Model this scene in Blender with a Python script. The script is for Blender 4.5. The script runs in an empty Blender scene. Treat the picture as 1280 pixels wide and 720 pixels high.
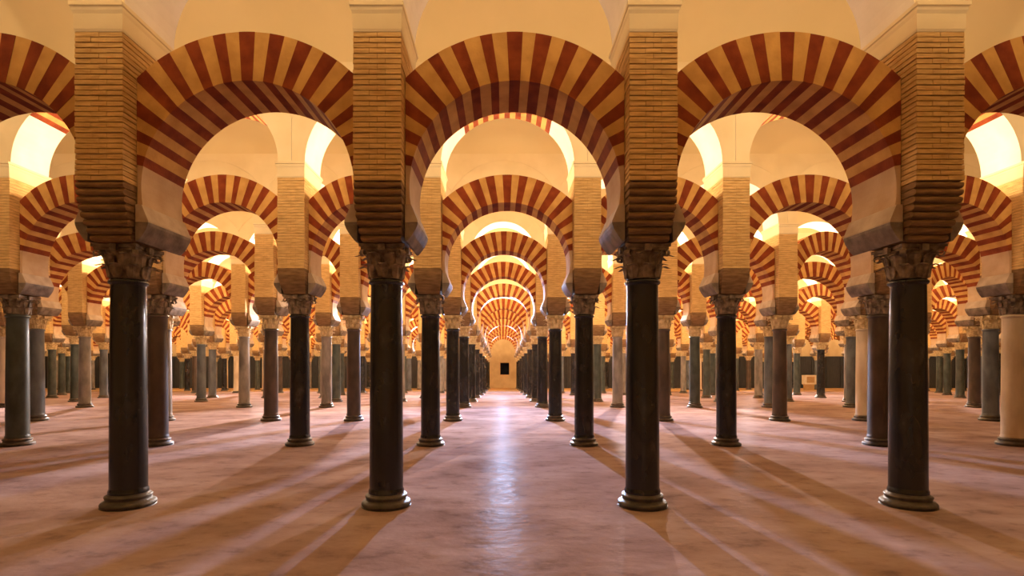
import bpy, math, random
from mathutils import Vector

random.seed(7)
SC = bpy.context.scene
COL = SC.collection
PI = math.pi

# ------------------------------------------------------------------ layout
FOC = 680.0            # focal length in 1280-px pixels
VPX, HORIZ = 628.0, 453.0
EYE = 1.77
D1, NAVE = 6.74, 4.92
NROWS = 11
YEND = D1 + NAVE * NROWS - 1.6      # end wall
HALF_PIER = 0.275
PIER_Z0, PIER_Z1 = 3.20, 5.56
CORN_Z1 = 5.88
CAP_Z0, CAP_Z1 = 2.79, 3.19
OPEN0 = 1.325          # nominal half opening between piers
ARC_Z = 3.85           # centre of the lower arch
R_IN, R_OUT = 1.27, 1.85
UP_Z = 5.885           # springing of the upper arch
UR_OUT = 1.86
ARCH_Y0, ARCH_Y1, ARCH_Y1_FRONT = -0.27, 0.40, 0.56
PIER_HY = 0.50
WALL_HY = 0.47


def row_y(n):
    return D1 + NAVE * (n - 1)


def drop(y):
    y4 = row_y(4)
    return 0.0 if y <= y4 else 1.05 * (y - y4) / (YEND - y4)


# ------------------------------------------------------------------ materials
def nodes_of(name):
    m = bpy.data.materials.new(name)
    m.use_nodes = True
    nt = m.node_tree
    return m, nt, nt.nodes['Principled BSDF']


def material(name, c1, c2, scale=6.0, rough=0.8, spec=0.3, bump=0.15, bscale=30.0, stretch=(1, 1, 1), detail=6.0, vary=0.0, c3=None, lo=0.35, hi=0.65):
    m, nt, b = nodes_of(name)
    L = nt.links
    tc = nt.nodes.new('ShaderNodeTexCoord')
    mp = nt.nodes.new('ShaderNodeMapping')
    mp.inputs['Scale'].default_value = stretch
    oi = nt.nodes.new('ShaderNodeObjectInfo')
    add = nt.nodes.new('ShaderNodeVectorMath'); add.operation = 'ADD'
    sc = nt.nodes.new('ShaderNodeVectorMath'); sc.operation = 'SCALE'
    sc.inputs[0].default_value = (37.0, 91.0, 53.0)
    L.new(oi.outputs['Random'], sc.inputs['Scale'])
    L.new(tc.outputs['Object'], mp.inputs['Vector'])
    L.new(mp.outputs['Vector'], add.inputs[0]); L.new(sc.outputs[0], add.inputs[1])
    nz = nt.nodes.new('ShaderNodeTexNoise')
    nz.inputs['Scale'].default_value = scale; nz.inputs['Detail'].default_value = detail
    L.new(add.outputs[0], nz.inputs['Vector'])
    rp = nt.nodes.new('ShaderNodeValToRGB')
    rp.color_ramp.elements[0].position = lo; rp.color_ramp.elements[1].position = hi
    rp.color_ramp.elements[0].color = (*c1, 1); rp.color_ramp.elements[1].color = (*c2, 1)
    if c3:
        e = rp.color_ramp.elements.new(min(0.98, hi + 0.12)); e.color = (*c3, 1)
    L.new(nz.outputs['Fac'], rp.inputs['Fac'])
    col = rp.outputs['Color']
    if vary:
        hs = nt.nodes.new('ShaderNodeHueSaturation')
        mr = nt.nodes.new('ShaderNodeMapRange')
        mr.inputs['To Min'].default_value = 1 - vary; mr.inputs['To Max'].default_value = 1 + vary
        L.new(oi.outputs['Random'], mr.inputs['Value']); L.new(mr.outputs[0], hs.inputs['Value'])
        L.new(col, hs.inputs['Color']); col = hs.outputs['Color']
    L.new(col, b.inputs['Base Color'])
    b.inputs['Roughness'].default_value = rough
    b.inputs['Specular IOR Level'].default_value = spec
    if bump:
        n2 = nt.nodes.new('ShaderNodeTexNoise')
        n2.inputs['Scale'].default_value = bscale; n2.inputs['Detail'].default_value = 5
        L.new(add.outputs[0], n2.inputs['Vector'])
        bp = nt.nodes.new('ShaderNodeBump')
        bp.inputs['Strength'].default_value = bump; bp.inputs['Distance'].default_value = 0.02
        L.new(n2.outputs['Fac'], bp.inputs['Height']); L.new(bp.outputs[0], b.inputs['Normal'])
    return m


M = {}
M['brick'] = material('amber_brick', (.52, .32, .12), (.74, .49, .21), 5, .85, .2, .35, 40, (1, 1, 9), vary=.08)
M['mortar'] = material('mortar', (.22, .13, .06), (.34, .21, .10), 8, .95, .1, .2, 50)
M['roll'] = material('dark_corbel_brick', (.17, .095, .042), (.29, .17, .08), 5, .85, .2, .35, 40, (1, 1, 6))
M['plaster'] = material('cream_plaster', (.72, .59, .36), (.78, .65, .42), 1.6, .9, .2, .06, 30)
M['ceilplaster'] = material('ceiling_plaster', (.68, .55, .31), (.73, .59, .34), .7, .9, .2, .03, 20)
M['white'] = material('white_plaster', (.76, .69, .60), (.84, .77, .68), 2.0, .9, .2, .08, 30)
M['red'] = material('red_voussoir', (.16, .026, .008), (.26, .054, .014), 4, .85, .2, .25, 35, vary=.1)
M['cream'] = material('cream_voussoir', (.48, .255, .075), (.64, .365, .115), 3.5, .85, .2, .2, 35, vary=.08)
M['springer'] = material('springer_plaster', (.50, .33, .20), (.60, .43, .28), 2.5, .85, .2, .12, 30)
M['impost'] = material('impost_stone', (.40, .29, .20), (.54, .42, .31), 4, .8, .3, .15, 30)
M['corbel'] = material('grey_corbel_stone', (.13, .095, .07), (.26, .20, .155), 6, .7, .4, .3, 25)
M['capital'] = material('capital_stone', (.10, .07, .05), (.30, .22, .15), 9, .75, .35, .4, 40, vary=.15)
M['capital_gold_lit'] = material('gold_lit_capital', (.40, .27, .12), (.66, .50, .28), 9, .6, .4, .4, 40, vary=.1)  # capital stone with golden lamplight put into the colour, for farther rows
M['base'] = material('base_stone', (.040, .031, .026), (.10, .078, .062), 7, .5, .45, .3, 30)
M['charcoal'] = material('charcoal_marble', (.008, .007, .007), (.022, .019, .018), 5, .26, .5, .05, 25, (1, 1, .5), detail=9, c3=(.05, .045, .042), lo=.4, hi=.66)
M['greenish'] = material('green_marble', (.024, .032, .031), (.060, .074, .069), 5, .32, .5, .05, 25, (1, 1, .5), detail=9)
M['brown'] = material('brown_marble', (.040, .025, .017), (.080, .051, .035), 4, .4, .45, .08, 25, (1, 1, .5), detail=9)
M['grey'] = material('grey_marble', (.12, .105, .095), (.26, .23, .21), 4, .4, .45, .06, 25, (1, 1, .4), detail=9)
M['blue'] = material('blue_grey_marble', (.05, .058, .072), (.12, .135, .16), 4, .35, .5, .06, 25, (1, 1, .4), detail=9)
M['ivory'] = material('cream_marble', (.46, .36, .25), (.66, .55, .42), 3, .4, .45, .05, 25, (1, 1, .4), detail=8)
M['darkwood'] = material('dark_wood', (.012, .012, .013), (.03, .028, .028), 3, .5, .4, .1, 20, (6, 6, .6))
M['tan_wall'] = material('tan_plaster', (.40, .27, .13), (.50, .35, .18), 1.2, .9, .2, .08, 20)
M['tan_floor'] = material('tan_carpet', (.34, .20, .09), (.44, .27, .13), 1.5, .9, .1, .05, 40)
M['black'] = material('dark_opening', (.003, .003, .004), (.006, .006, .008), 2, .9, 0.0, 0)
M['paint'] = material('pale_painted_wood', (.62, .52, .38), (.72, .62, .47), 5, .6, .3, .1, 20)
M['panelwood'] = material('honey_wood', (.36, .20, .08), (.48, .29, .13), 5, .6, .3, .1, 20, (1, 1, 5))


def floor_material():
    m, nt, b = nodes_of('floor_stone')
    L = nt.links
    tc = nt.nodes.new('ShaderNodeTexCoord')
    n1 = nt.nodes.new('ShaderNodeTexNoise'); n1.inputs['Scale'].default_value = .8; n1.inputs['Detail'].default_value = 10; n1.inputs['Roughness'].default_value = .62
    mp = nt.nodes.new('ShaderNodeMapping'); mp.inputs['Scale'].default_value = (.8, 1.15, 1.0)
    L.new(tc.outputs['Object'], mp.inputs['Vector'])
    L.new(mp.outputs[0], n1.inputs['Vector'])
    rp = nt.nodes.new('ShaderNodeValToRGB')
    e = rp.color_ramp.elements
    e[0].position, e[0].color = .34, (.225, .145, .128, 1)
    e[1].position, e[1].color = .66, (.39, .285, .265, 1)
    k = e.new(.50); k.color = (.315, .215, .195, 1)
    L.new(n1.outputs['Fac'], rp.inputs['Fac'])
    # worn marks: fine dark specks
    n2 = nt.nodes.new('ShaderNodeTexNoise'); n2.inputs['Scale'].default_value = 3.2; n2.inputs['Detail'].default_value = 9; n2.inputs['Roughness'].default_value = .7
    L.new(mp.outputs[0], n2.inputs['Vector'])
    r2 = nt.nodes.new('ShaderNodeValToRGB')
    r2.color_ramp.elements[0].position = .33; r2.color_ramp.elements[0].color = (.55, .55, .55, 1)
    r2.color_ramp.elements[1].position = .45; r2.color_ramp.elements[1].color = (1, 1, 1, 1)
    L.new(n2.outputs['Fac'], r2.inputs['Fac'])
    mx = nt.nodes.new('ShaderNodeMix'); mx.data_type = 'RGBA'; mx.blend_type = 'MULTIPLY'
    mx.inputs['Factor'].default_value = .5
    L.new(rp.outputs['Color'], mx.inputs['A']); L.new(r2.outputs['Color'], mx.inputs['B'])
    L.new(mx.outputs['Result'], b.inputs['Base Color'])
    rr = nt.nodes.new('ShaderNodeMapRange')
    rr.inputs['From Min'].default_value = .3; rr.inputs['From Max'].default_value = .7
    rr.inputs['To Min'].default_value = .20; rr.inputs['To Max'].default_value = .38
    L.new(n2.outputs['Fac'], rr.inputs['Value']); L.new(rr.outputs[0], b.inputs['Roughness'])
    b.inputs['Specular IOR Level'].default_value = 0.0
    n3 = nt.nodes.new('ShaderNodeTexNoise'); n3.inputs['Scale'].default_value = 5; n3.inputs['Detail'].default_value = 8
    L.new(mp.outputs[0], n3.inputs['Vector'])
    bp = nt.nodes.new('ShaderNodeBump'); bp.inputs['Strength'].default_value = .35; bp.inputs['Distance'].default_value = .03
    L.new(n3.outputs['Fac'], bp.inputs['Height']); L.new(bp.outputs[0], b.inputs['Normal'])
    gl = nt.nodes.new('ShaderNodeBsdfGlossy'); ms = nt.nodes.new('ShaderNodeMixShader')
    ms.inputs['Fac'].default_value = FLOOR_GLOSS
    L.new(rr.outputs[0], gl.inputs['Roughness']); L.new(bp.outputs[0], gl.inputs['Normal'])
    L.new(b.outputs[0], ms.inputs[1]); L.new(gl.outputs[0], ms.inputs[2])
    L.new(ms.outputs[0], nt.nodes['Material Output'].inputs['Surface'])
    return m


FLOOR_GLOSS = .0026
M['floor'] = floor_material()


# ------------------------------------------------------------------ mesh builder
class MB:
    def __init__(self, *mats):
        self.v, self.f, self.mi, self.sm = [], [], [], []
        self.mats = list(mats)

    def add(self, verts, faces, mi=0, smooth=False):
        b = len(self.v)
        self.v += [tuple(p) for p in verts]
        for f in faces:
            self.f.append(tuple(b + i for i in f)); self.mi.append(mi); self.sm.append(smooth)

    def box(self, x0, x1, y0, y1, z0, z1, mi=0):
        v = [(x, y, z) for z in (z0, z1) for y in (y0, y1) for x in (x0, x1)]
        self.add(v, [(0, 2, 3, 1), (4, 5, 7, 6), (0, 1, 5, 4), (2, 6, 7, 3), (0, 4, 6, 2), (1, 3, 7, 5)], mi)

    def prism_y(self, poly, y0, y1, mi=0, smooth=False, cap=None):
        """convex or simple polygon of (x, z), counter-clockwise seen from the front (-y)"""
        n = len(poly)
        self.add([(x, y0, z) for x, z in poly] + [(x, y1, z) for x, z in poly],
                 [tuple(range(n)), tuple(range(2 * n - 1, n - 1, -1))], mi if cap is None else cap)
        self.add([(x, y0, z) for x, z in poly] + [(x, y1, z) for x, z in poly],
                 [(i, n + i, n + (i + 1) % n, (i + 1) % n) for i in range(n)], mi, smooth)

    def prism_x(self, poly, x0, x1, mi=0):
        """polygon of (y, z)"""
        n = len(poly)
        self.add([(x0, y, z) for y, z in poly] + [(x1, y, z) for y, z in poly],
                 [tuple(range(n - 1, -1, -1)), tuple(range(n, 2 * n))] + [(i, (i + 1) % n, n + (i + 1) % n, n + i) for i in range(n)], mi)

    def lathe(self, prof, seg=32, mi=0, cap=True, smooth=True):
        n = len(prof)
        v = []
        for r, z in prof:
            for k in range(seg):
                a = 2 * PI * k / seg
                v.append((r * math.cos(a), r * math.sin(a), z))
        f = []
        for i in range(n - 1):
            for k in range(seg):
                k2 = (k + 1) % seg
                f.append((i * seg + k, i * seg + k2, (i + 1) * seg + k2, (i + 1) * seg + k))
        self.add(v, f, mi, smooth)
        if cap:
            self.add(v[:seg], [tuple(range(seg - 1, -1, -1))], mi)
            self.add(v[-seg:], [tuple(range(seg))], mi)

    def mesh(self, name):
        me = bpy.data.meshes.new(name)
        me.from_pydata(self.v, [], self.f)
        for m in self.mats:
            me.materials.append(m)
        me.polygons.foreach_set('material_index', self.mi)
        me.polygons.foreach_set('use_smooth', self.sm)
        me.update()
        return me


def link(name, me, parent=None, loc=None, scale=None):
    o = bpy.data.objects.new(name, me)
    COL.objects.link(o)
    if parent is not None:
        o.parent = parent
    if loc is not None:
        o.location = loc
    if scale is not None:
        o.scale = scale
    return o


def tag(o, label, cat, group=None, kind=None):
    o['label'] = label; o['category'] = cat
    if group:
        o['group'] = group
    if kind:
        o['kind'] = kind
    return o


def struct(name, mb, label=None, loc=None):
    o = link(name, mb.mesh(name), None, loc)
    o['kind'] = 'structure'
    if label:
        o['label'] = label
    return o


# ------------------------------------------------------------------ column parts
def base_mesh():
    mb = MB(M['base'])
    p = [(.30, 0), (.305, .004)]
    for k in range(7):                                   # lower torus
        a = -PI / 2 + PI * k / 6
        p.append((.268 + .034 * math.cos(a), .036 + .034 * math.sin(a)))
    p += [(.262, .074), (.25, .078), (.243, .088), (.241, .097), (.246, .104), (.25, .106)]
    for k in range(5):                                   # upper torus
        a = -PI / 2 + PI * k / 4
        p.append((.236 + .02 * math.cos(a), .127 + .02 * math.sin(a)))
    p += [(.228, .149), (.222, .160), (.210, .164)]
    mb.lathe(p, 36)
    return mb.mesh('base')


def shaft_mesh(mat, h0=.165, h1=CAP_Z0 - .002):
    mb = MB(mat)
    p = [(.216, h0), (.217, h0 + .03), (.206, h0 + .055)]
    for k in range(9):
        t = k / 8
        p.append((.205 - .017 * t ** 1.6, h0 + .07 + (h1 - .075 - h0 - .07) * t))
    for k in range(7):                                   # astragal ring at the neck
        a = -PI / 2 + PI * k / 6
        p.append((.192 + .024 * math.cos(a), h1 - .036 + .026 * math.sin(a)))
    p += [(.190, h1 - .004), (.188, h1)]
    mb.lathe(p, 36)
    return mb.mesh('shaft')


def capital_mesh(mat, fine=True):
    mb = MB(mat)
    H = CAP_Z1 - CAP_Z0
    z0 = CAP_Z0
    bell = [(.186, z0), (.190, z0 + .03), (.188, z0 + .12), (.196, z0 + .21), (.222, z0 + .29), (.255, z0 + .325), (.262, z0 + .335)]
    mb.lathe(bell, 24 if fine else 12)

    def leaf(ang, r0, zb, h, w, curl):
        n = 7 if fine else 4
        ca, sa = math.cos(ang), math.sin(ang)
        rows = []
        for i in range(n):
            t = i / (n - 1)
            out = .022 + .03 * t + curl * max(0, t - .55) ** 2 * 5
            z = zb + h * (math.sin(t * PI * .58) / math.sin(PI * .5) if t < .86 else 1.0 - (t - .86) * 1.1)
            ww = w * (.75 + .5 * math.sin(PI * min(1, t * 1.05)) - .55 * t ** 3)
            ridge = .014
            cross = []
            for s, d in ((-1, 0), (-.5, ridge * .2), (0, ridge), (.5, ridge * .2), (1, 0)):
                # serrated acanthus edge
                k = 1 + (.14 if (i % 2 and abs(s) == 1) else 0)
                cross.append((r0 + out + d, s * ww * k, z))
            rows.append(cross)
        v, f = [], []
        m = 5
        for c in rows:
            for r, s, z in c:
                v.append((r * ca - s * sa, r * sa + s * ca, z))
        for c in rows:
            for r, s, z in c:
                r2 = r - .016
                v.append((r2 * ca - s * sa, r2 * sa + s * ca, z - .002))
        o = n * m
        for i in range(n - 1):
            for j in range(m - 1):
                a = i * m + j
                f.append((a, a + 1, a + m + 1, a + m))
                f.append((o + a, o + a + m, o + a + m + 1, o + a + 1))
        for i in range(n - 1):
            a, b = i * m, i * m + m - 1
            f.append((a, a + m, o + a + m, o + a)); f.append((b, o + b, o + b + m, b + m))
        a = (n - 1) * m
        for j in range(m - 1):
            f.append((a + j, a + j + 1, o + a + j + 1, o + a + j))
        mb.add(v, f, 0, False)

    nl = 8
    for k in range(nl):
        leaf(2 * PI * k / nl, .188, z0 + .012, .155, .058, .10)
    for k in range(nl):
        leaf(2 * PI * (k + .5) / nl, .192, z0 + .10, .195, .054, .13)
    # corner volutes: scrolls standing on the diagonals
    for k in range(4):
        a = PI / 4 + k * PI / 2
        ca, sa = math.cos(a), math.sin(a)
        turns = 18 if fine else 8
        prev = None
        v, f = [], []
        for i in range(turns):
            t = i / (turns - 1)
            ang = PI * 1.0 - t * 2.4 * PI
            rr = .062 * (1 - .72 * t)
            cr, cz = .315, z0 + .285
            p0 = (cr + rr * math.cos(ang), cz + rr * math.sin(ang))
            for s in (-.032, .032):
                for q in (1.0, .72):
                    r = cr + rr * q * math.cos(ang); z = cz + rr * q * math.sin(ang)
                    v.append((r * ca - s * sa, r * sa + s * ca, z))
        for i in range(turns - 1):
            b = i * 4; c = b + 4
            f += [(b, b + 2, c + 2, c), (b + 1, c + 1, c + 3, b + 3), (b, c, c + 1, b + 1), (b + 2, b + 3, c + 3, c + 2)]
        mb.add(v, f, 0, False)
        # stalk from the bell up to the scroll
        st = []
        for i in range(5):
            t = i / 4
            r = .21 + .06 * t ** 2; z = z0 + .16 + .15 * t
            for s in (-.025, .025):
                for d in (0, .03):
                    st.append(((r + d) * ca - s * sa, (r + d) * sa + s * ca, z))
        sf = []
        for i in range(4):
            b = i * 4; c = b + 4
            sf += [(b, c, c + 2, b + 2), (b + 1, b + 3, c + 3, c + 1), (b, b + 1, c + 1, c), (b + 2, c + 2, c + 3, b + 3)]
        mb.add(st, sf, 0, False)
    cap_me = mb.mesh('capital')
    mb = MB(mat)
    # abacus with hollow sides and a boss in the middle of each
    pts = []
    for k in range(4):
        a0 = PI / 4 + k * PI / 2
        c0 = Vector((math.cos(a0), math.sin(a0))) * .385
        c1 = Vector((math.cos(a0 + PI / 2), math.sin(a0 + PI / 2))) * .385
        am = a0 + PI / 4
        for i in range(6):
            t = i / 6
            p = c0.lerp(c1, t) - Vector((math.cos(am), math.sin(am))) * .045 * math.sin(PI * t)
            pts.append(p)
    n = len(pts)
    for (za, zb, s) in ((z0 + .330, z0 + .362, .93), (z0 + .362, CAP_Z1, 1.0)):
        mb.add([(p.x * s, p.y * s, za) for p in pts] + [(p.x * s, p.y * s, zb) for p in pts],
               [tuple(range(n - 1, -1, -1)), tuple(range(n, 2 * n))] + [(i, (i + 1) % n, n + (i + 1) % n, n + i) for i in range(n)])
    for k in range(4):
        a = k * PI / 2
        ca, sa = math.cos(a), math.sin(a)
        r = .235
        v = []
        for dr in (0, .05):
            for s in (-.04, .04):
                for z in (z0 + .315, CAP_Z1 - .006):
                    v.append(((r + dr) * ca - s * sa, (r + dr) * sa + s * ca, z))
        mb.add(v, [(0, 1, 3, 2), (4, 6, 7, 5), (0, 4, 5, 1), (2, 3, 7, 6), (0, 2, 6, 4), (1, 5, 7, 3)])
    return cap_me, mb.mesh('abacus')


BASE = base_mesh()
SHAFT = {k: shaft_mesh(M[k]) for k in ('charcoal', 'greenish', 'brown', 'grey', 'blue', 'ivory')}
CAPITAL = {'stone': capital_mesh(M['capital']), 'gold_lit': capital_mesh(M['capital_gold_lit']), 'gold_lit_far': capital_mesh(M['capital_gold_lit'], False)}


# ------------------------------------------------------------------ brick pier
def pier_mesh(seed, smooth=False):
    rnd = random.Random(seed)
    mb = MB(M['brick'], M['mortar'])
    rb = MB(M['roll'], M['mortar'])
    z = PIER_Z0
    hz = .082
    if smooth:
        # one swelling corbel block with fine courses
        n = 10
        hz = .05
        for k in range(n):
            prof = []
            for t in (k / n, (k + .94) / n):
                prof.append((.285 + (PIER_HY - .285) * math.sin(min(1, t * 1.15) * PI / 2), .225 + (HALF_PIER - .225) * math.sin(min(1, t * 1.2) * PI / 2)))
            (ya, xa), (yb, xb) = prof
            z1 = z + hz * .94
            rb.add([(-xa, -ya, z), (xa, -ya, z), (xa, ya, z), (-xa, ya, z), (-xb, -yb, z1), (xb, -yb, z1), (xb, yb, z1), (-xb, yb, z1)],
                   [(3, 2, 1, 0), (4, 5, 6, 7), (0, 1, 5, 4), (1, 2, 6, 5), (2, 3, 7, 6), (3, 0, 4, 7)])
            rb.box(-xa + .006, xa - .006, -ya + .006, ya - .006, z1, z + hz, 1)
            z += hz
    else:
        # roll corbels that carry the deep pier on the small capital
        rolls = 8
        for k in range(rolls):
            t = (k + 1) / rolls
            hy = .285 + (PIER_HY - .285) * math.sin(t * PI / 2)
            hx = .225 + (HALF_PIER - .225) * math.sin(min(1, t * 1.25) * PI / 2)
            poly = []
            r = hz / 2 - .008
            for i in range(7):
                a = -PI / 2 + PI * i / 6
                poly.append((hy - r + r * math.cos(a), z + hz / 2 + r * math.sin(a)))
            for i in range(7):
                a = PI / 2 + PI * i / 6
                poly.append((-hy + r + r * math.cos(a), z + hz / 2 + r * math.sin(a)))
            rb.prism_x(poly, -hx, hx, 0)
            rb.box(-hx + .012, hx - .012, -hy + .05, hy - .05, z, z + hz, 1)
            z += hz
    h = .0595
    n = int((PIER_Z1 - z) / h)
    h = (PIER_Z1 - z) / n
    for k in range(n):
        g = .006 if smooth else .0125
        rec = .006 if smooth else .015
        ex = rnd.uniform(-.004, .003); ey = rnd.uniform(-.005, .004)
        # each course: stretcher bricks with staggered upright joints
        nb = 2 if k % 2 else 3
        w = 2 * HALF_PIER / nb
        vj = .0018 if smooth else .003
        for j in range(nb):
            e2 = rnd.uniform(-.003, .003) * (.4 if smooth else 1)
            mb.box(-HALF_PIER + ex * (j == 0) + w * j + (vj if j else 0), -HALF_PIER + w * (j + 1) - (vj if j < nb - 1 else ex),
                   -PIER_HY + ey + e2, PIER_HY - ey, z + g / 2, z + h - g / 2 + rnd.uniform(-.003, .002) * (.4 if smooth else 1), 0)
        mb.box(-HALF_PIER + rec, HALF_PIER - rec, -PIER_HY + rec + .003, PIER_HY - rec - .003, z, z + h, 1)
        z += h
    return mb.mesh('brick_pier'), rb.mesh('roll_corbel' if not smooth else 'corbel')


def cornice_mesh():
    mb = MB(M['plaster'])
    prof = [(0.0, PIER_Z1 + .002), (.012, PIER_Z1 + .03), (.016, PIER_Z1 + .20), (.035, PIER_Z1 + .235), (.035, CORN_Z1 - .055), (.06, CORN_Z1 - .045), (.06, CORN_Z1)]
    v, f = [], []
    for e, z in prof:
        hx, hy = HALF_PIER + e * .55, PIER_HY + e
        v += [(-hx, -hy, z), (hx, -hy, z), (hx, hy, z), (-hx, hy, z)]
    for i in range(len(prof) - 1):
        for k in range(4):
            k2 = (k + 1) % 4
            f.append((i * 4 + k, i * 4 + k2, i * 4 + 4 + k2, i * 4 + 4 + k))
    t = (len(prof) - 1) * 4
    f += [(3, 2, 1, 0), (t, t + 1, t + 2, t + 3)]
    mb.add(v, f)
    return mb.mesh('cornice')


PIER = [pier_mesh(s) for s in (3, 11, 29)]
PIER_FINE = [pier_mesh(s, True) for s in (4, 12, 30)]
CORNICE = cornice_mesh()


# ------------------------------------------------------------------ lower (horseshoe) arch
NV = 29
A0 = math.radians(11.5)
GAP = .008
S_LOW = math.radians(-9.5)
ZS = ARC_Z + R_IN * math.sin(S_LOW)
UA0 = math.radians(47)
UNV = 17


class Bay:
    """profile of the arches in a bay whose columns stand `span` apart"""

    def __init__(self, span, front):
        self.y1 = ARCH_Y1_FRONT if front else ARCH_Y1
        self.h = span / 2 - HALF_PIER                  # half opening between the piers
        self.k = self.h / OPEN0                        # how much wider than tall the arcs are
        self.lim = self.h - GAP
        self.ulim = span / 2 - .004

    def arc(self, r, a, zc=ARC_Z):
        return (self.k * r * math.cos(a), zc + r * math.sin(a))

    def outer(self, a, R=R_OUT, zc=ARC_Z, lim=None):
        lim = self.lim if lim is None else lim
        c = abs(math.cos(a)) * self.k
        r = R if c * R <= lim else lim / c
        return (self.k * r * math.cos(a), zc + r * math.sin(a))

    def cut(self, R=R_OUT, lim=None):
        return math.acos(min(1, (self.lim if lim is None else lim) / (R * self.k)))

    def ring(self, mb, seed, sub=2):
        rnd = random.Random(seed)
        cuts = [A0 + (PI - 2 * A0) * k / NV for k in range(NV + 1)]
        for k in range(1, NV):
            cuts[k] += rnd.uniform(-.010, .010)
        ac = self.cut()
        for k in range(NV):
            a, b = cuts[k], cuts[k + 1]
            mid = [a + (b - a) * i / sub for i in range(sub + 1)]
            oa = sorted(mid + [c for c in (ac, PI - ac) if a < c < b])
            poly = [self.outer(t) for t in oa] + [self.arc(R_IN, t) for t in mid[::-1]]
            e = rnd.uniform(-.004, .004)
            mb.prism_y(poly, ARCH_Y0 + e, self.y1 - abs(e), 0 if k % 2 == 0 else 1)

    def put(self, mb, poly, s, y0, y1, mi, cap=None):
        if s < 0:
            poly = [(-x, z) for x, z in poly][::-1]
        mb.prism_y(poly, y0, y1, mi, False, cap)

    def springer(self, mb, s, mi=0):
        n = 5
        arc = [self.arc(R_IN, S_LOW + (A0 - S_LOW) * i / n) for i in range(n + 1)]
        top = self.outer(A0)
        self.put(mb, [(self.lim, arc[0][1]), (self.lim, top[1])] + arc[::-1], s, ARCH_Y0 + .006, self.y1 - .006, mi)

    def impost(self, mb, s, mi=0):
        x1, z1 = self.lim, ZS - .002
        xs = self.arc(R_IN, S_LOW)[0]
        xt = self.h - .16
        self.put(mb, [(x1, 3.43), (x1, z1), (xs - .006, z1), (xs - .016, z1 - .02), (xt, 3.445), (xt, 3.43)], s, ARCH_Y0 - .03, self.y1 + .02, mi)

    def corbel(self, mb, s, mi=0):
        x1 = self.lim
        xt = self.h - .16
        poly = [(x1, 3.205), (x1, 3.428), (xt, 3.428), (xt + .004, 3.395), (xt + .022, 3.35), (xt + .055, 3.295), (xt + .095, 3.24), (self.h - .033, 3.205)]
        self.put(mb, poly, s, ARCH_Y0 - .03, self.y1 + .02, mi)

    # the upper round arch
    def upper_ring(self, mb, sub=3, face=2):
        cuts = [UA0 + (PI - 2 * UA0) * k / UNV for k in range(UNV + 1)]
        for k in range(UNV):
            a, b = cuts[k], cuts[k + 1]
            mid = [a + (b - a) * i / sub for i in range(sub + 1)]
            poly = [self.outer(t, UR_OUT, UP_Z, self.ulim) for t in mid] + [self.arc(OPEN0, t, UP_Z) for t in mid[::-1]]
            mb.prism_y(poly, -WALL_HY, WALL_HY, 0 if k % 2 == 0 else 1, False, face)

    def haunch(self, mb, s, mi=0, face=1):
        n = 8
        angs = [UA0 * i / n for i in range(n + 1)]
        oa = sorted(angs + [self.cut(UR_OUT, self.ulim)])
        poly = [self.outer(t, UR_OUT, UP_Z, self.ulim) for t in oa] + [self.arc(OPEN0, t, UP_Z) for t in angs[::-1]]
        self.put(mb, poly, s, -WALL_HY, WALL_HY, mi, face)

    def upper_top(self, x):
        """height of the upper arch's outer edge at x"""
        return UP_Z + math.sqrt(max(0, UR_OUT ** 2 - (min(abs(x), self.ulim) / self.k) ** 2))


def one(fn, mats, name, *a):
    mb = MB(*mats); fn(mb, *a); return mb.mesh(name)


CACHE = {}


def bay_meshes(span, n, seed):
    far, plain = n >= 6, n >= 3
    key = (round(span, 3), far, plain, n == 1)
    if key in CACHE:
        return CACHE[key]
    B = Bay(span, n == 1)
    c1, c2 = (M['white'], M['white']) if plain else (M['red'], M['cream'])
    d = {'bay': B}
    if far:
        mb = MB(M['red'], M['cream'], M['springer'], M['impost'], M['corbel'])
        B.ring(mb, seed, 1)
        for q in (-1, 1):
            B.springer(mb, q, 2); B.impost(mb, q, 3); B.corbel(mb, q, 4)
        d['ring'] = mb.mesh('horseshoe_arch')
        mb = MB(c1, c2, M['plaster'], M['white'])
        B.upper_ring(mb, 1, 2)
        for q in (-1, 1):
            B.haunch(mb, q, 3, 2)
        d['upper'] = mb.mesh('round_arch')
    else:
        mb = MB(M['red'], M['cream']); B.ring(mb, seed, 3); d['ring'] = mb.mesh('horseshoe_arch')
        for q in (-1, 1):
            d['springer', q] = one(B.springer, [M['springer']], 'springer', q)
            d['impost', q] = one(B.impost, [M['impost']], 'impost_block', q)
            d['corbel', q] = one(B.corbel, [M['corbel']], 'corbel', q)
            d['haunch', q] = one(B.haunch, [M['white'], M['plaster']], 'haunch', q)
        mb = MB(c1, c2, M['plaster']); B.upper_ring(mb, 3, 2); d['upper'] = mb.mesh('round_arch')
    CACHE[key] = d
    return d


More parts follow.
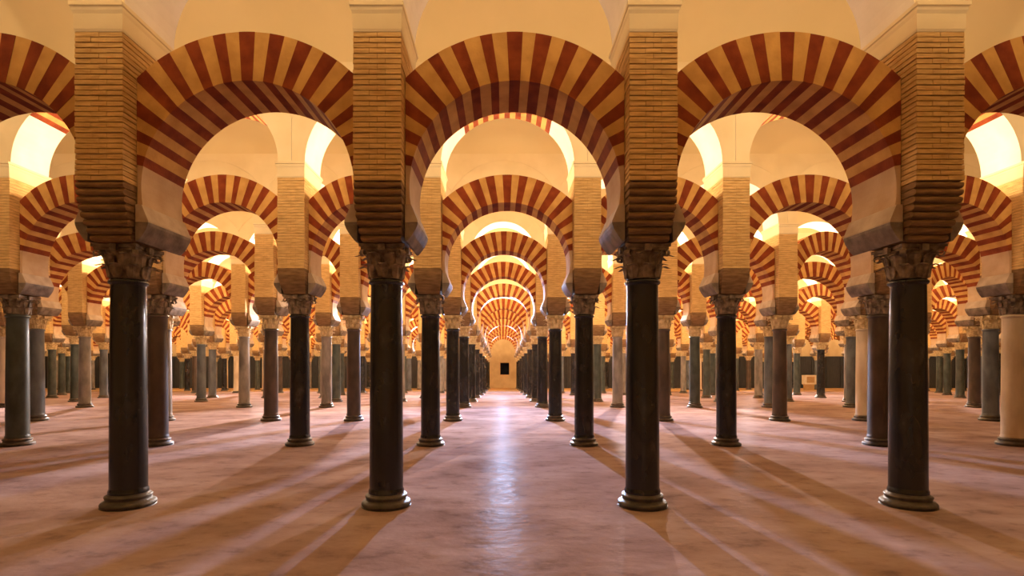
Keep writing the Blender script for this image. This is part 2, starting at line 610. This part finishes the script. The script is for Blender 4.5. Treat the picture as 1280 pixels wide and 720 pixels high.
# ------------------------------------------------------------------ where the columns stand (metres across, per row)
ROWX = {
    1: [-10.9, -7.75, -4.63, -1.437, 1.734, 5.025, 8.2, 11.4],
    2: [-13.5, -10.39, -7.39, -4.34, -1.54, 1.75, 4.80, 8.06, 10.95, 14.1],
    3: [-17.3, -14.2, -10.3, -7.05, -4.53, -1.51, 1.61, 4.90, 8.45, 11.0, 14.88, 18.0],
    4: [-19.6, -16.5, -13.4, -10.2, -6.95, -4.42, -1.52, 1.58, 4.55, 7.6, 10.56, 13.8, 16.3, 18.65, 21.6],
}
rj = random.Random(5)
for n in range(5, NROWS + 1):
    y = row_y(n)
    lo = (-30 - VPX) / FOC * y; hi = (1310 - VPX) / FOC * y
    xs = [-1.505, 1.625]
    while xs[0] > lo:
        xs.insert(0, round(xs[0] - rj.choice((2.83, 2.98, 3.13, 3.28, 3.43)), 3))
    while xs[-1] < hi:
        xs.append(round(xs[-1] + rj.choice((2.83, 2.98, 3.13, 3.28, 3.43)), 3))
    for i, x in enumerate(xs):                 # keep the view of the little stand clear
        px = VPX + x * FOC / y
        if abs(px - 1011) < 15 and y < 49:
            xs[i] = round((1011 + (15 if px >= 1011 else -15) - VPX) * y / FOC, 3)
    ROWX[n] = xs

NEAR_MAT = {
    (2, -10.39): 'greenish', (2, -7.39): 'brown', (2, 8.06): 'brown', (2, 10.95): 'ivory', (2, 14.1): 'ivory',
    (3, -14.2): 'blue', (3, -10.3): 'grey', (3, -7.05): 'brown', (3, -4.53): 'brown', (3, 4.90): 'brown', (3, 8.45): 'brown', (3, 11.0): 'ivory', (3, 14.88): 'blue',
    (4, -13.4): 'grey', (4, -10.2): 'grey', (4, -6.95): 'grey', (4, 4.55): 'grey', (4, 10.56): 'blue', (4, 13.8): 'blue', (4, 16.3): 'ivory', (4, 18.65): 'brown',
}
MATWORD = {'charcoal': 'dark charcoal', 'greenish': 'dark green', 'brown': 'brown', 'grey': 'grey', 'blue': 'blue-grey', 'ivory': 'cream'}
ORD = 'first second third fourth fifth sixth seventh eighth ninth tenth eleventh twelfth thirteenth fourteenth fifteenth sixteenth seventeenth eighteenth nineteenth twentieth'.split()
ROWNAME = ['frontmost arcade'] + [o + ' arcade back' for o in ORD[1:]]
rnd = random.Random(42)

for n in range(1, NROWS + 1):
    y = row_y(n)
    dz = -drop(y)
    xs = ROWX[n]
    far = n >= 6
    nleft = sum(1 for x in xs if x < 0)
    where = ROWNAME[n - 1]
    # columns and piers
    for i, x in enumerate(xs):
        side, k = ('left', nleft - 1 - i) if x < 0 else ('right', i - nleft)
        mk = NEAR_MAT.get((n, x))
        if mk is None:
            mk = 'charcoal' if (n <= 2 or abs(x) < 2.2) else rnd.choice(['charcoal', 'greenish', 'brown', 'grey', 'grey', 'blue', 'charcoal', 'ivory', 'greenish'])
        root = link('marble_column', None, None, (x, y, dz))
        tag(root, f'{MATWORD[mk]} marble column, {ORD[k]} {side} of the central aisle, {where}', 'column', f'columns of the {where}', 'thing')
        rz = rnd.choice([0, 0, 0.0])
        link('base', BASE, root)
        link('shaft', SHAFT[mk], root)
        capk = 'stone' if n <= 2 else ('gold_lit' if n <= 4 else 'gold_lit_far')
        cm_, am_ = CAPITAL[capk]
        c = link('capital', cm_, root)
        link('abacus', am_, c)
        pm, rm = (PIER if n == 1 else PIER_FINE)[(i + n) % 3]
        pier = link('brick_pier', pm, None, (x, y, dz + .002))
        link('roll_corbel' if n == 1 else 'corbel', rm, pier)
        tag(pier, f'amber brick pier above the {ORD[k]} column {side} of the central aisle, {where}', 'pier', f'brick piers of the {where}', 'thing')
        link('cornice', CORNICE, pier)
    # arches over each bay
    for i in range(len(xs) - 1):
        xa, xb = xs[i], xs[i + 1]
        xc = (xa + xb) / 2
        d = bay_meshes(xb - xa, n, i * 3 + n * 7)
        k = i - (nleft - 1)
        bay = 'over the central aisle' if k == 0 else f'{ORD[abs(k) - 1]} bay {"left" if k < 0 else "right"} of central aisle'
        a = link('horseshoe_arch', d['ring'], None, (xc, y, dz + .003))
        tag(a, f'red and cream striped horseshoe arch, {bay}, {where}', 'arch', f'horseshoe arches of the {where}', 'thing')
        u = link('round_arch', d['upper'], None, (xc, y, dz + .003))
        tag(u, f'upper arch with {"striped crown" if n < 3 else "pale plastered underside"}, {bay}, {where}', 'arch', f'upper arches of the {where}', 'thing')
        if not far:
            for q in (-1, 1):
                link('springer', d['springer', q], a)
                im = link('impost_block', d['impost', q], a)
                link('corbel', d['corbel', q], im)
                link('haunch', d['haunch', q], u)
    # plain wall carried by the upper arches
    w = MB(M['plaster'])
    ztop = 9.6
    for i in range(len(xs) - 1):
        xa, xb = xs[i], xs[i + 1]
        xc = (xa + xb) / 2
        B = bay_meshes(xb - xa, n, 0)['bay']
        xl = (xb - xa) / 2
        N = 60
        v, f = [], []
        for j in range(N + 1):
            xx = -xl + 2 * xl * j / N
            px, pz = xc + xx, B.upper_top(xx) + .007 + dz
            v += [(px, y - WALL_HY, pz), (px, y + WALL_HY, pz), (px, y - WALL_HY, ztop), (px, y + WALL_HY, ztop)]
        for j in range(N):
            b = j * 4; c = b + 4
            f += [(b, b + 2, c + 2, c), (b + 1, c + 1, c + 3, b + 3), (b, c, c + 1, b + 1)]
        w.add(v, f)
    struct('wall_upper', w, f'plain cream wall above the upper arches, {where}')

# ------------------------------------------------------------------ the shell of the hall
XW = 64.0
YF = -5.0
ys = [YF, row_y(4)] + [row_y(4) + (YEND - row_y(4)) * k / 4 for k in range(1, 5)]
fl = MB(M['floor'])
v = []
for yy in ys:
    v += [(-XW, yy, -drop(yy)), (XW, yy, -drop(yy)), (-XW, yy, -drop(yy) - .3), (XW, yy, -drop(yy) - .3)]
f = []
for k in range(len(ys) - 1):
    b = k * 4; c = b + 4
    f += [(b, b + 1, c + 1, c), (b + 2, c + 2, c + 3, b + 3)]
fl.add(v, f)
struct('floor', fl, 'worn pinkish stone floor')

# tan strip of floor along the end wall
st = MB(M['tan_floor'])
y0, y1 = 45.4, YEND - .02
v = []
for yy in (y0, y1):
    for e in (.03, -.02):
        v += [(-XW + .1, yy, -drop(yy) + e), (XW - .1, yy, -drop(yy) + e)]
st.add(v, [(0, 1, 5, 4), (2, 3, 1, 0), (6, 4, 5, 7)])
struct('floor_border', st, 'tan strip of floor along the end wall')

# barrel ceilings, one over each nave
edges = [YF] + [row_y(n) for n in range(1, NROWS + 1)] + [YEND]
for k in range(len(edges) - 1):
    a = edges[k] + (WALL_HY if k else 0); b = edges[k + 1] - (WALL_HY if k < NROWS else 0)
    cm = MB(M['ceilplaster'])
    mid, hw = (a + b) / 2, (b - a) / 2
    z0, rise = 7.95, 1.5
    N = 20
    v = []
    for j in range(N + 1):
        t = PI - PI * j / N
        yy, zz = mid + hw * math.cos(t), z0 + rise * math.sin(t)
        v += [(-XW, yy, zz), (XW, yy, zz)]
    cm.add(v, [(j * 2, j * 2 + 2, j * 2 + 3, j * 2 + 1) for j in range(N)], 0, True)
    struct('ceiling', cm, 'plain plastered barrel vault over one nave')

wl = MB(M['tan_wall']); wl.box(-XW - .3, -XW, YF, YEND, -1.5, 10); struct('wall_left', wl)
wl = MB(M['tan_wall']); wl.box(XW, XW + .3, YF, YEND, -1.5, 10); struct('wall_right', wl)
wl = MB(M['plaster']); wl.box(-XW, XW, YF - .3, YF, -.3, 10); struct('wall_front', wl)
# end wall with the small dark opening at the end of the aisle
zf = -drop(YEND)
wx0, wx1, wz0, wz1 = -.30, .80, zf + 1.42, zf + 2.85
wl = MB(M['tan_wall'])
wl.box(-XW, wx0, YEND, YEND + .4, zf - .3, 10); wl.box(wx1, XW, YEND, YEND + .4, zf - .3, 10)
wl.box(wx0, wx1, YEND, YEND + .4, zf - .3, wz0); wl.box(wx0, wx1, YEND, YEND + .4, wz1, 10)
struct('wall_back', wl, 'tan end wall')
wn = MB(M['black']); wn.box(wx0, wx1, YEND + .34, YEND + .39, wz0, wz1)
win = struct('window_1', wn, 'small dark opening at the far end of the central aisle')
wf = MB(M['panelwood'])
for (a, b, c, d) in ((wx0, wx1, wz1 - .07, wz1), (wx0, wx1, wz0, wz0 + .07), (wx0, wx0 + .07, wz0 + .07, wz1 - .07), (wx1 - .07, wx1, wz0 + .07, wz1 - .07)):
    wf.box(a + .001, b - .001, YEND + .02, YEND + .12, c, d)
link('window_frame', wf.mesh('window_frame'), win)
# dark wooden screens against the end wall on both sides of the aisle
for nm, xa, xb in (('trim_1', -XW + .05, -2.2), ('trim_2', 2.4, XW - .05)):
    t = MB(M['darkwood'])
    t.box(xa, xb, YEND - .16, YEND - .01, zf, zf + 3.3)
    xx = xa
    while xx < xb - .2:
        t.box(xx, xx + .16, YEND - .24, YEND - .17, zf, zf + 3.3); xx += 1.56
    t.box(xa, xb, YEND - .28, YEND - .17, zf + 3.3, zf + 3.48)
    struct(nm, t, 'dark wooden screen along the end wall')

# pale wooden stand on the tan border
bx, by = (1011 - VPX) / FOC * 49.5, 49.5
bz = -drop(by) + .035
root = link('display_stand', None, None, (bx, by, bz))
tag(root, 'small pale boxed stand on the tan floor strip near the end wall', 'stand')
m1 = MB(M['panelwood'])
m1.box(-.36, .36, -.25, .25, 0, .48)
m1.box(-.42, .42, -.3, .3, .48, .53)
link('plinth', m1.mesh('plinth'), root)
m2 = MB(M['paint'], M['panelwood'])
m2.box(-.48, .48, -.25, .3, .532, 1.35)
for (a, b, c, d) in ((-.5, .5, 1.23, 1.37), (-.5, .5, .53, .66), (-.5, -.36, .66, 1.23), (.36, .5, .66, 1.23)):
    m2.box(a, b, -.33, -.252, c, d)
m2.box(-.355, .355, -.28, -.252, .665, 1.225, 1)
link('case', m2.mesh('case'), root)

# ------------------------------------------------------------------ light
WARM = (1.0, .72, .42)


def lamp(name, kind, loc, power, color, size=.1, rot=None, **kw):
    d = bpy.data.lights.new(name, kind)
    d.energy = power; d.color = color
    if kind == 'AREA':
        d.shape = 'DISK'; d.size = size
    else:
        d.shadow_soft_size = size
    for k, val in kw.items():
        setattr(d, k, val)
    o = bpy.data.objects.new(name, d); COL.objects.link(o)
    o.location = loc
    if rot is not None:
        o.rotation_euler = rot
    return o


P_LAMP = 130.0
for n in range(1, NROWS + 1):
    y = row_y(n); dz = -drop(y)
    xs = ROWX[n]
    for i in range(len(xs) - 1):
        xc = (xs[i] + xs[i + 1]) / 2
        if n == 1:
            lamp('arch_lamp', 'SPOT', (xc, y + .72, 5.72), P_LAMP * 1.25, WARM, .08, (math.radians(90 + 18), 0, 0), spot_size=math.radians(140), spot_blend=.5)
        else:
            lamp('arch_lamp', 'POINT', (xc, y + .05, 5.93 + dz), P_LAMP * {2: 1.0, 3: 1.0}.get(n, 2.4), WARM, .08)
# uplights in the nave the camera stands in
for k in range(-4, 5):
    lamp('nave_lamp', 'SPOT', (.15 + 3.2 * k, 1.4, 6.2), 720.0, WARM, .15, (math.radians(180 - 45), 0, 0), spot_size=math.radians(130), spot_blend=.9)

# cool lamp behind the fifth arcade's central bay; others added to light more floor
for rw, pw in ((5, 22500.0), (8, 23000.0), (10, 13000.0)):
    yl = row_y(rw)
    xs = ROWX[rw]
    mids = [(xs[i] + xs[i + 1]) / 2 for i in range(len(xs) - 1)]
    for xt in (0, -6.1, 7.0, -18.9, 20.5):
        xm = min(mids, key=lambda m: abs(m - xt))
        xl = max(xm - .4, min(xm + .4, xt))
        lamp('aisle_key_fill', 'SPOT', (xl, yl + 1.30, 5.245 - drop(yl)), pw * (1.45 if xt == 0 else 1.0), (.46, .62, 1.0) if xt == 0 else (1.0, .88, .86), .1, (math.radians(-90), 0, 0), spot_size=math.radians(96), spot_blend=1.0)

w = bpy.data.worlds.new('hall_air'); SC.world = w; w.use_nodes = True
w.node_tree.nodes['Background'].inputs['Color'].default_value = (.9, .7, .5, 1)
w.node_tree.nodes['Background'].inputs['Strength'].default_value = .02

# ------------------------------------------------------------------ camera
cd = bpy.data.cameras.new('camera')
cd.sensor_width = 36.0
cd.lens = 36.0 * FOC / 1280.0
cd.shift_x = (640 - VPX) / 1280.0
cd.shift_y = (HORIZ - 360) / 1280.0
cd.clip_end = 300
cam = bpy.data.objects.new('camera', cd); COL.objects.link(cam)
cam.location = (0, 0, EYE)
cam.rotation_euler = (PI / 2, 0, 0)
SC.camera = cam

SC.view_settings.view_transform = 'Standard'
SC.view_settings.look = 'None'
SC.view_settings.gamma = 1.0
SC.view_settings.use_curve_mapping = False
SC.view_settings.exposure = 0.0
SC.cycles.use_denoising = True
SC.cycles.max_bounces = 8
SC.cycles.diffuse_bounces = 5
SC.cycles.sample_clamp_indirect = 6.0
SC.cycles.use_light_tree = True
